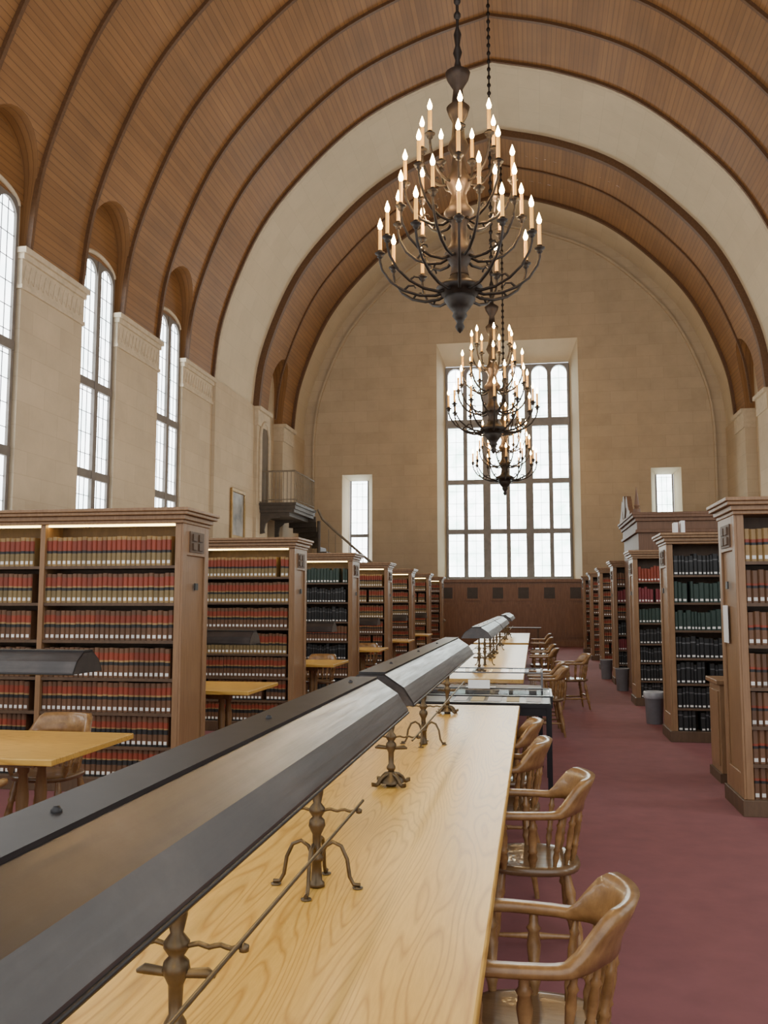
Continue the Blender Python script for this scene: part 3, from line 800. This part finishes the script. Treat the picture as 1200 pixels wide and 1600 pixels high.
# ------------------------------------------------------------------ chandeliers
def chandelier(label, loc):
    t = thing('chandelier', label, 'chandelier', loc, 0, 'candle chandeliers down the hall')
    z0 = 4.93
    q = MB(); q.lathe([(.005, 0), (.035, .03), (.06, .08), (.04, .13), (.06, .17), (.095, .22), (.08, .26), (.13, .32), (.20, .42), (.19, .46)], 18); q.build('pendant_drop', M['iron'], t)
    q = MB(); q.lathe([(.19, .46), (.26, .52), (.30, .56), (.28, .60), (.16, .66), (.11, .74)], 20); q.build('bowl', M['iron'], t)
    q = MB(); q.lathe([(.12, .74), (.10, .85), (.15, .95), (.19, 1.02), (.14, 1.1), (.10, 1.2), (.10, 1.4), (.17, 1.5), (.19, 1.56), (.12, 1.66), (.09, 1.8), (.15, 1.92), (.17, 1.98), (.11, 2.08), (.08, 2.3), (.14, 2.42), (.09, 2.55), (.07, 2.75), (.12, 2.85), (.15, 2.95), (.08, 3.02), (.06, 3.2), (.14, 3.34), (.16, 3.42), (.05, 3.5)], 18); q.build('stem', M['copper'], t)
    q = MB(); q.lathe([(.05, 3.5), (.03, 3.6), (.06, 3.7), (.03, 3.8), (.05, 3.95), (.02, 4.05), (.02, TOP-z0-.12), (.12, TOP-z0-.1), (.12, TOP-z0-.06)], 10)
    z = 4.15
    while z < 10.8:
        q.lathe([(.02, 0), (.045, .04), (.045, .08), (.02, .12)], 8, (0, 0, z)); z += .2
    q.build('chain', M['iron'], t)
    cd = MB(); cd.lathe([(.024, 0), (.024, .27), (.019, .275), (.001, .275)], 8)
    bd = MB(); bd.lathe([(.008, 0), (.027, .025), (.033, .055), (.020, .10), (.001, .155)], 8)
    cmesh = bmesh_ = None
    for ti, (Rt, n, cup, root, off) in enumerate([(1.0, 12, 1.05, .56, .15), (.80, 9, 1.50, 1.00, .3), (.68, 8, 1.96, 1.48, .1), (.47, 7, 2.44, 2.0, .4)]):
        q = MB(); h = cup-root
        q.tube([(.10, 0, root), (Rt*.3, 0, root-.14*h), (Rt*.5, 0, root-.12*h), (Rt*.70, 0, root+.02*h), (Rt*.86, 0, root+.25*h), (Rt*.97, 0, root+.58*h), (Rt, 0, root+.8*h), (Rt, 0, cup)], [.022, .021, .021, .020, .018, .017, .016, .016], 6)
        q.tube([(Rt*.70, 0, root+.02*h), (Rt*.64, 0, root+.14*h), (Rt*.57, 0, root+.14*h), (Rt*.55, 0, root+.07*h)], [.017, .015, .013, .011], 6)
        q.lathe([(.016, -.06), (.04, -.035), (.025, -.015), (.062, .0), (.068, .016), (.03, .018), (.032, .05), (.001, .05)], 10, (Rt, 0, cup))
        arm0 = None
        for k in range(n):
            an = 2*PI*(k+off)/n
            if arm0 is None:
                arm = arm0 = q.build('candle_arm', M['iron'], t)
                if cmesh is None:
                    c_ = cd.build('candle', M['candle'], arm); b_ = bd.build('flame_bulb', M['bulb'], arm); cmesh, bmesh_ = c_, b_
                else:
                    c_ = cmesh.copy(); b_ = bmesh_.copy(); COL.objects.link(c_); COL.objects.link(b_)
            else:
                arm = arm0.copy(); COL.objects.link(arm); c_ = cmesh.copy(); b_ = bmesh_.copy(); COL.objects.link(c_); COL.objects.link(b_)
            arm.parent = t; arm.rotation_euler = (0, 0, an)
            c_.parent = arm; b_.parent = arm; c_.location = (Rt, 0, cup+.045); b_.location = (Rt, 0, cup+.32)
    return t
CX = -.86
CY = (10.9, 20.2, 28.4)
c1 = chandelier('nearest iron chandelier with tiers of lit candle bulbs, largest in view', (CX, CY[0], 4.93))
dup(c1, (CX, CY[1], 4.93), None, 'middle candle chandelier, hanging just behind and below the nearest')
dup(c1, (CX, CY[2], 4.93), None, 'farthest candle chandelier, hanging before the great end window')

# ------------------------------------------------------------------ right side odds and ends
t = thing('oak_lectern_cabinet', 'small oak cabinet standing behind the nearest right bookcase', 'cabinet', (1.62, 8.52, 0))
q = MB(); q.box(0, .6, 0, .46, .08, .86); q.build('body', M['case'], t, bevel=.004)
q = MB(); q.box(-.03, .63, -.03, .49, .8605, .90); q.build('top', M['case'], t, bevel=.006)
q = MB(); q.box(-.02, .62, -.02, .48, 0, .0795); q.build('plinth', M['casedark'], t)
q = MB(); q.box(-.012, -.0005, .05, .41, .14, .8); q.build('side_panel', M['case'], t, bevel=.003)
def bin_(label, loc, bag):
    t = thing('waste_bin', label, 'bin', loc, 0, 'waste bins along the right bookcases')
    q = MB(); q.lathe([(.10, 0), (.105, .005), (.125, .38), (.132, .385), (.132, .40), (.122, .40), (.10, .02), (.001, .02)], 20); q.build('body', M['grey'], t)
    if bag:
        q = MB(); q.lathe([(.128, .33), (.136, .34), (.139, .405), (.131, .42), (.118, .412), (.114, .34)], 20); q.build('bag_liner', M['bag'], t)
    return t
bin_('grey waste bin with plastic liner beyond the second right bookcase', (1.54, 12.45, 0), True)
bin_('plain grey waste bin beside the third right bookcase', (1.55, 16.9, 0), False)
bin_('plain grey waste bin near the fourth right bookcase', (1.46, 19.4, 0), False)
# wooden portal with scrolled pediment
t = thing('wooden_portal', 'tall carved wooden portal with scrolled pediment rising over the right bookcases', 'portal', (1.74, 15.5, 0))
W_, D_ = 3.0, 2.42
q = MB(); q.box(0, W_, 0, D_, 0, 2.75); q.build('body', M['portal'], t)
q = MB()
for z0, z1, ov in ((2.75, 2.80, .05), (2.80, 2.94, .02), (2.94, 3.0, .05), (3.0, 3.05, .09), (3.05, 3.09, .11)): q.box(-ov, W_, -min(ov, .08), D_+min(ov, .05), z0, z1)
q.build('entablature', M['portal'], t, bevel=.006)
F = lambda u, z, d: (d, u, z)
for sg in (0, 1):
    f = (lambda y: y) if sg == 0 else (lambda y: D_-y)
    q = MB(); pts = [(f(.30), 3.092), (f(.32), 3.14), (f(.45), 3.18), (f(.58), 3.26), (f(.68), 3.38), (f(.80), 3.46), (f(.92), 3.44), (f(.98), 3.35), (f(.95), 3.27), (f(.86), 3.26), (f(.84), 3.19), (f(.95), 3.092)]
    q.extr(pts, F, -.10, -.02); q.build('pediment_scroll', M['portal'], t)
q = MB(); n = 28
q.extr([(D_/2+.2*math.cos(2*PI*k/n), 3.30+.21*math.sin(2*PI*k/n)) for k in range(n)], F, -.11, -.01); q.build('medallion', M['casedark'], t)
for y in (.12, D_-.12):
    q = MB(); q.lathe([(.06, 0), (.06, .07), (.035, .09), (.05, .13), (.04, .15), (.004, .45)], 8, (.0, y, 3.0905), 0, False); q.build('finial', M['portal'], t)
# small dark table before the far wainscot
t = thing('side_table', 'small dark table standing before the far wainscot', 'table', (-.7, 29.2, 0))
q = MB(); q.box(-.9, .9, -.35, .35, .74, .78); q.build('tabletop', M['casedark'], t)
for sx in (-.8, .8):
    for sy in (-.28, .28):
        q = MB(); q.box(sx-.03, sx+.03, sy-.03, sy+.03, 0, .7395); q.build('leg', M['casedark'], t)
# painting
t = thing('framed_painting', 'gilt framed portrait painting on the left stone wall', 'painting', (XL+.243, 25.2, 3.42))
q = MB(); q.box(0, .07, -.62, .62, 0, .1); q.box(0, .07, -.62, .62, 1.36, 1.46); q.box(0, .07, -.62, -.52, .1, 1.36); q.box(0, .07, .52, .62, .1, 1.36); q.build('frame', M['gold'], t, bevel=.01)
q = MB(); q.box(.005, .03, -.52, .52, .1, 1.36); q.build('canvas', M['canvas'], t)
# balcony and winding stair
t = thing('iron_balcony', 'iron railed balcony below the arched doorway on left wall', 'balcony', (XL+.34, 27.1, 4.5))
q = MB(); q.box(0, .95, .1, 2.5, -.22, -.10); q.box(0, 1.12, .03, 2.58, -.10, .0); q.box(0, 1.16, 0, 2.6, .0, .12); q.box(0, 1.2, -.05, 2.62, .12, .2); q.build('platform', M['stair'], t)
for y in (.10, 1.7):
    q = MB(); q.extr([(0, -.221), (.62, -.221), (.60, -.26), (.32, -.30), (.16, -.44), (.12, -.64), (.14, -.74), (0, -.77)], lambda u, z, d: (u, d, z), y, y+.10); q.build('bracket', M['stair'], t)
q = MB(); path = [(.02, .02), (1.14, .02), (1.14, 2.5)]
q.tube([(x, y, 1.2) for x, y in path], .028, 6); q.tube([(x, y, .3) for x, y in path], .015, 6)
for k in range(10): q.tube([(.02+1.12*k/9, .02, .2), (.02+1.12*k/9, .02, 1.2)], .012, 6)
for k in range(1, 16): q.tube([(1.14, .02+2.48*k/15, .2), (1.14, .02+2.48*k/15, 1.2)], .012, 6)
q.build('railing', M['rail'], t)
t = thing('iron_staircase', 'dark iron staircase winding down from the balcony toward the end wall', 'staircase', (0, 0, 0))
cx_, cy_ = XL+1.60, 29.80
q = MB(); nw = 7
for k in range(nw):                                             # winders turning from the wall toward the hall
    a0 = PI-(PI/2)*k/nw; a1 = PI-(PI/2)*(k+1)/nw; zt = 4.49-.17*k
    poly = [(cx_+.10*math.cos(a0), cy_+.10*math.sin(a0)), (cx_+1.15*math.cos(a0), cy_+1.15*math.sin(a0)), (cx_+1.15*math.cos(a1), cy_+1.15*math.sin(a1)), (cx_+.10*math.cos(a1), cy_+.10*math.sin(a1))]
    q.extr(poly, lambda u, w, d: (u, w, d), zt-.17, zt)
SX = lambda k: cx_+k*.24
z1_ = 4.49-.17*nw
NS = 18
for k in range(NS): q.box(SX(k), SX(k)+.26, cy_+.08, cy_+1.15, z1_-.187*k-.07, z1_-.187*k)
q.build('steps', M['stair'], t)
q = MB(); q.tube([(cx_, cy_+.08, z1_-.05), (SX(NS), cy_+.08, .09)], .09, 6); q.tube([(cx_, cy_+.04, 0), (cx_, cy_+.04, 4.35)], .06, 8); q.build('stringer', M['stair'], t)
q = MB(); q.tube([(cx_-.03, cy_+.02, 4.75), (cx_+.12, cy_+.06, z1_+1.12), (cx_+.5, cy_+.08, z1_+.76), (cx_+1.5, cy_+.08, z1_-.12), (SX(NS), cy_+.08, .95)], .042, 6)
for k in range(1, NS): q.tube([(SX(k)+.1, cy_+.08, z1_-.187*k), (SX(k)+.1, cy_+.08, z1_+.95-.185*k)], .012, 5)
q.build('railing', M['rail'], t)

# ------------------------------------------------------------------ light
w = bpy.data.worlds.new('World'); scene.world = w; w.use_nodes = True
bg = w.node_tree.nodes['Background']; bg.inputs[0].default_value = (.95, .97, 1, 1); bg.inputs[1].default_value = 1.9
def area(name, loc, rot, sx, sy, p, col):
    l = bpy.data.lights.new(name, 'AREA'); l.shape = 'RECTANGLE'; l.size = sx; l.size_y = sy; l.energy = p; l.color = col
    o = bpy.data.objects.new(name, l); COL.objects.link(o); o.location = loc; o.rotation_euler = rot
    return o
area('upward_fill', (-6.2, 14, 2.9), (PI, 0, 0), 3, 18, 190, (1, .87, .68))  # added fill thrown up at vault and walls; no fixture stands here
area('upward_fill', (4.6, 14, 2.9), (PI, 0, 0), 3, 18, 290, (1, .87, .68))
area('upward_fill', (-6.2, 26, 2.9), (PI, 0, 0), 3, 4, 55, (1, .9, .76))
area('upward_fill', (4.6, 26, 2.9), (PI, 0, 0), 3, 4, 70, (1, .9, .76))
for cy in CY:
    for k in range(4):
        l = bpy.data.lights.new('chandelier_glow', 'POINT'); l.energy = 38; l.color = (1, .62, .28); l.shadow_soft_size = .03
        o = bpy.data.objects.new('chandelier_glow', l); COL.objects.link(o); o.location = (CX+.55*math.cos(PI/4+k*PI/2), cy+.55*math.sin(PI/4+k*PI/2), 6.75)
# ------------------------------------------------------------------ camera
cam = bpy.data.cameras.new('Camera'); co = bpy.data.objects.new('Camera', cam); COL.objects.link(co)
cam.sensor_fit = 'VERTICAL'; cam.sensor_height = 36; cam.lens = 36*1400/1600; cam.clip_end = 200; cam.clip_start = .02
co.location = (0, 0, 1.6); co.rotation_euler = (R(90+5.71), 0, R(9.48))
scene.camera = co
print('individual books', nbook)
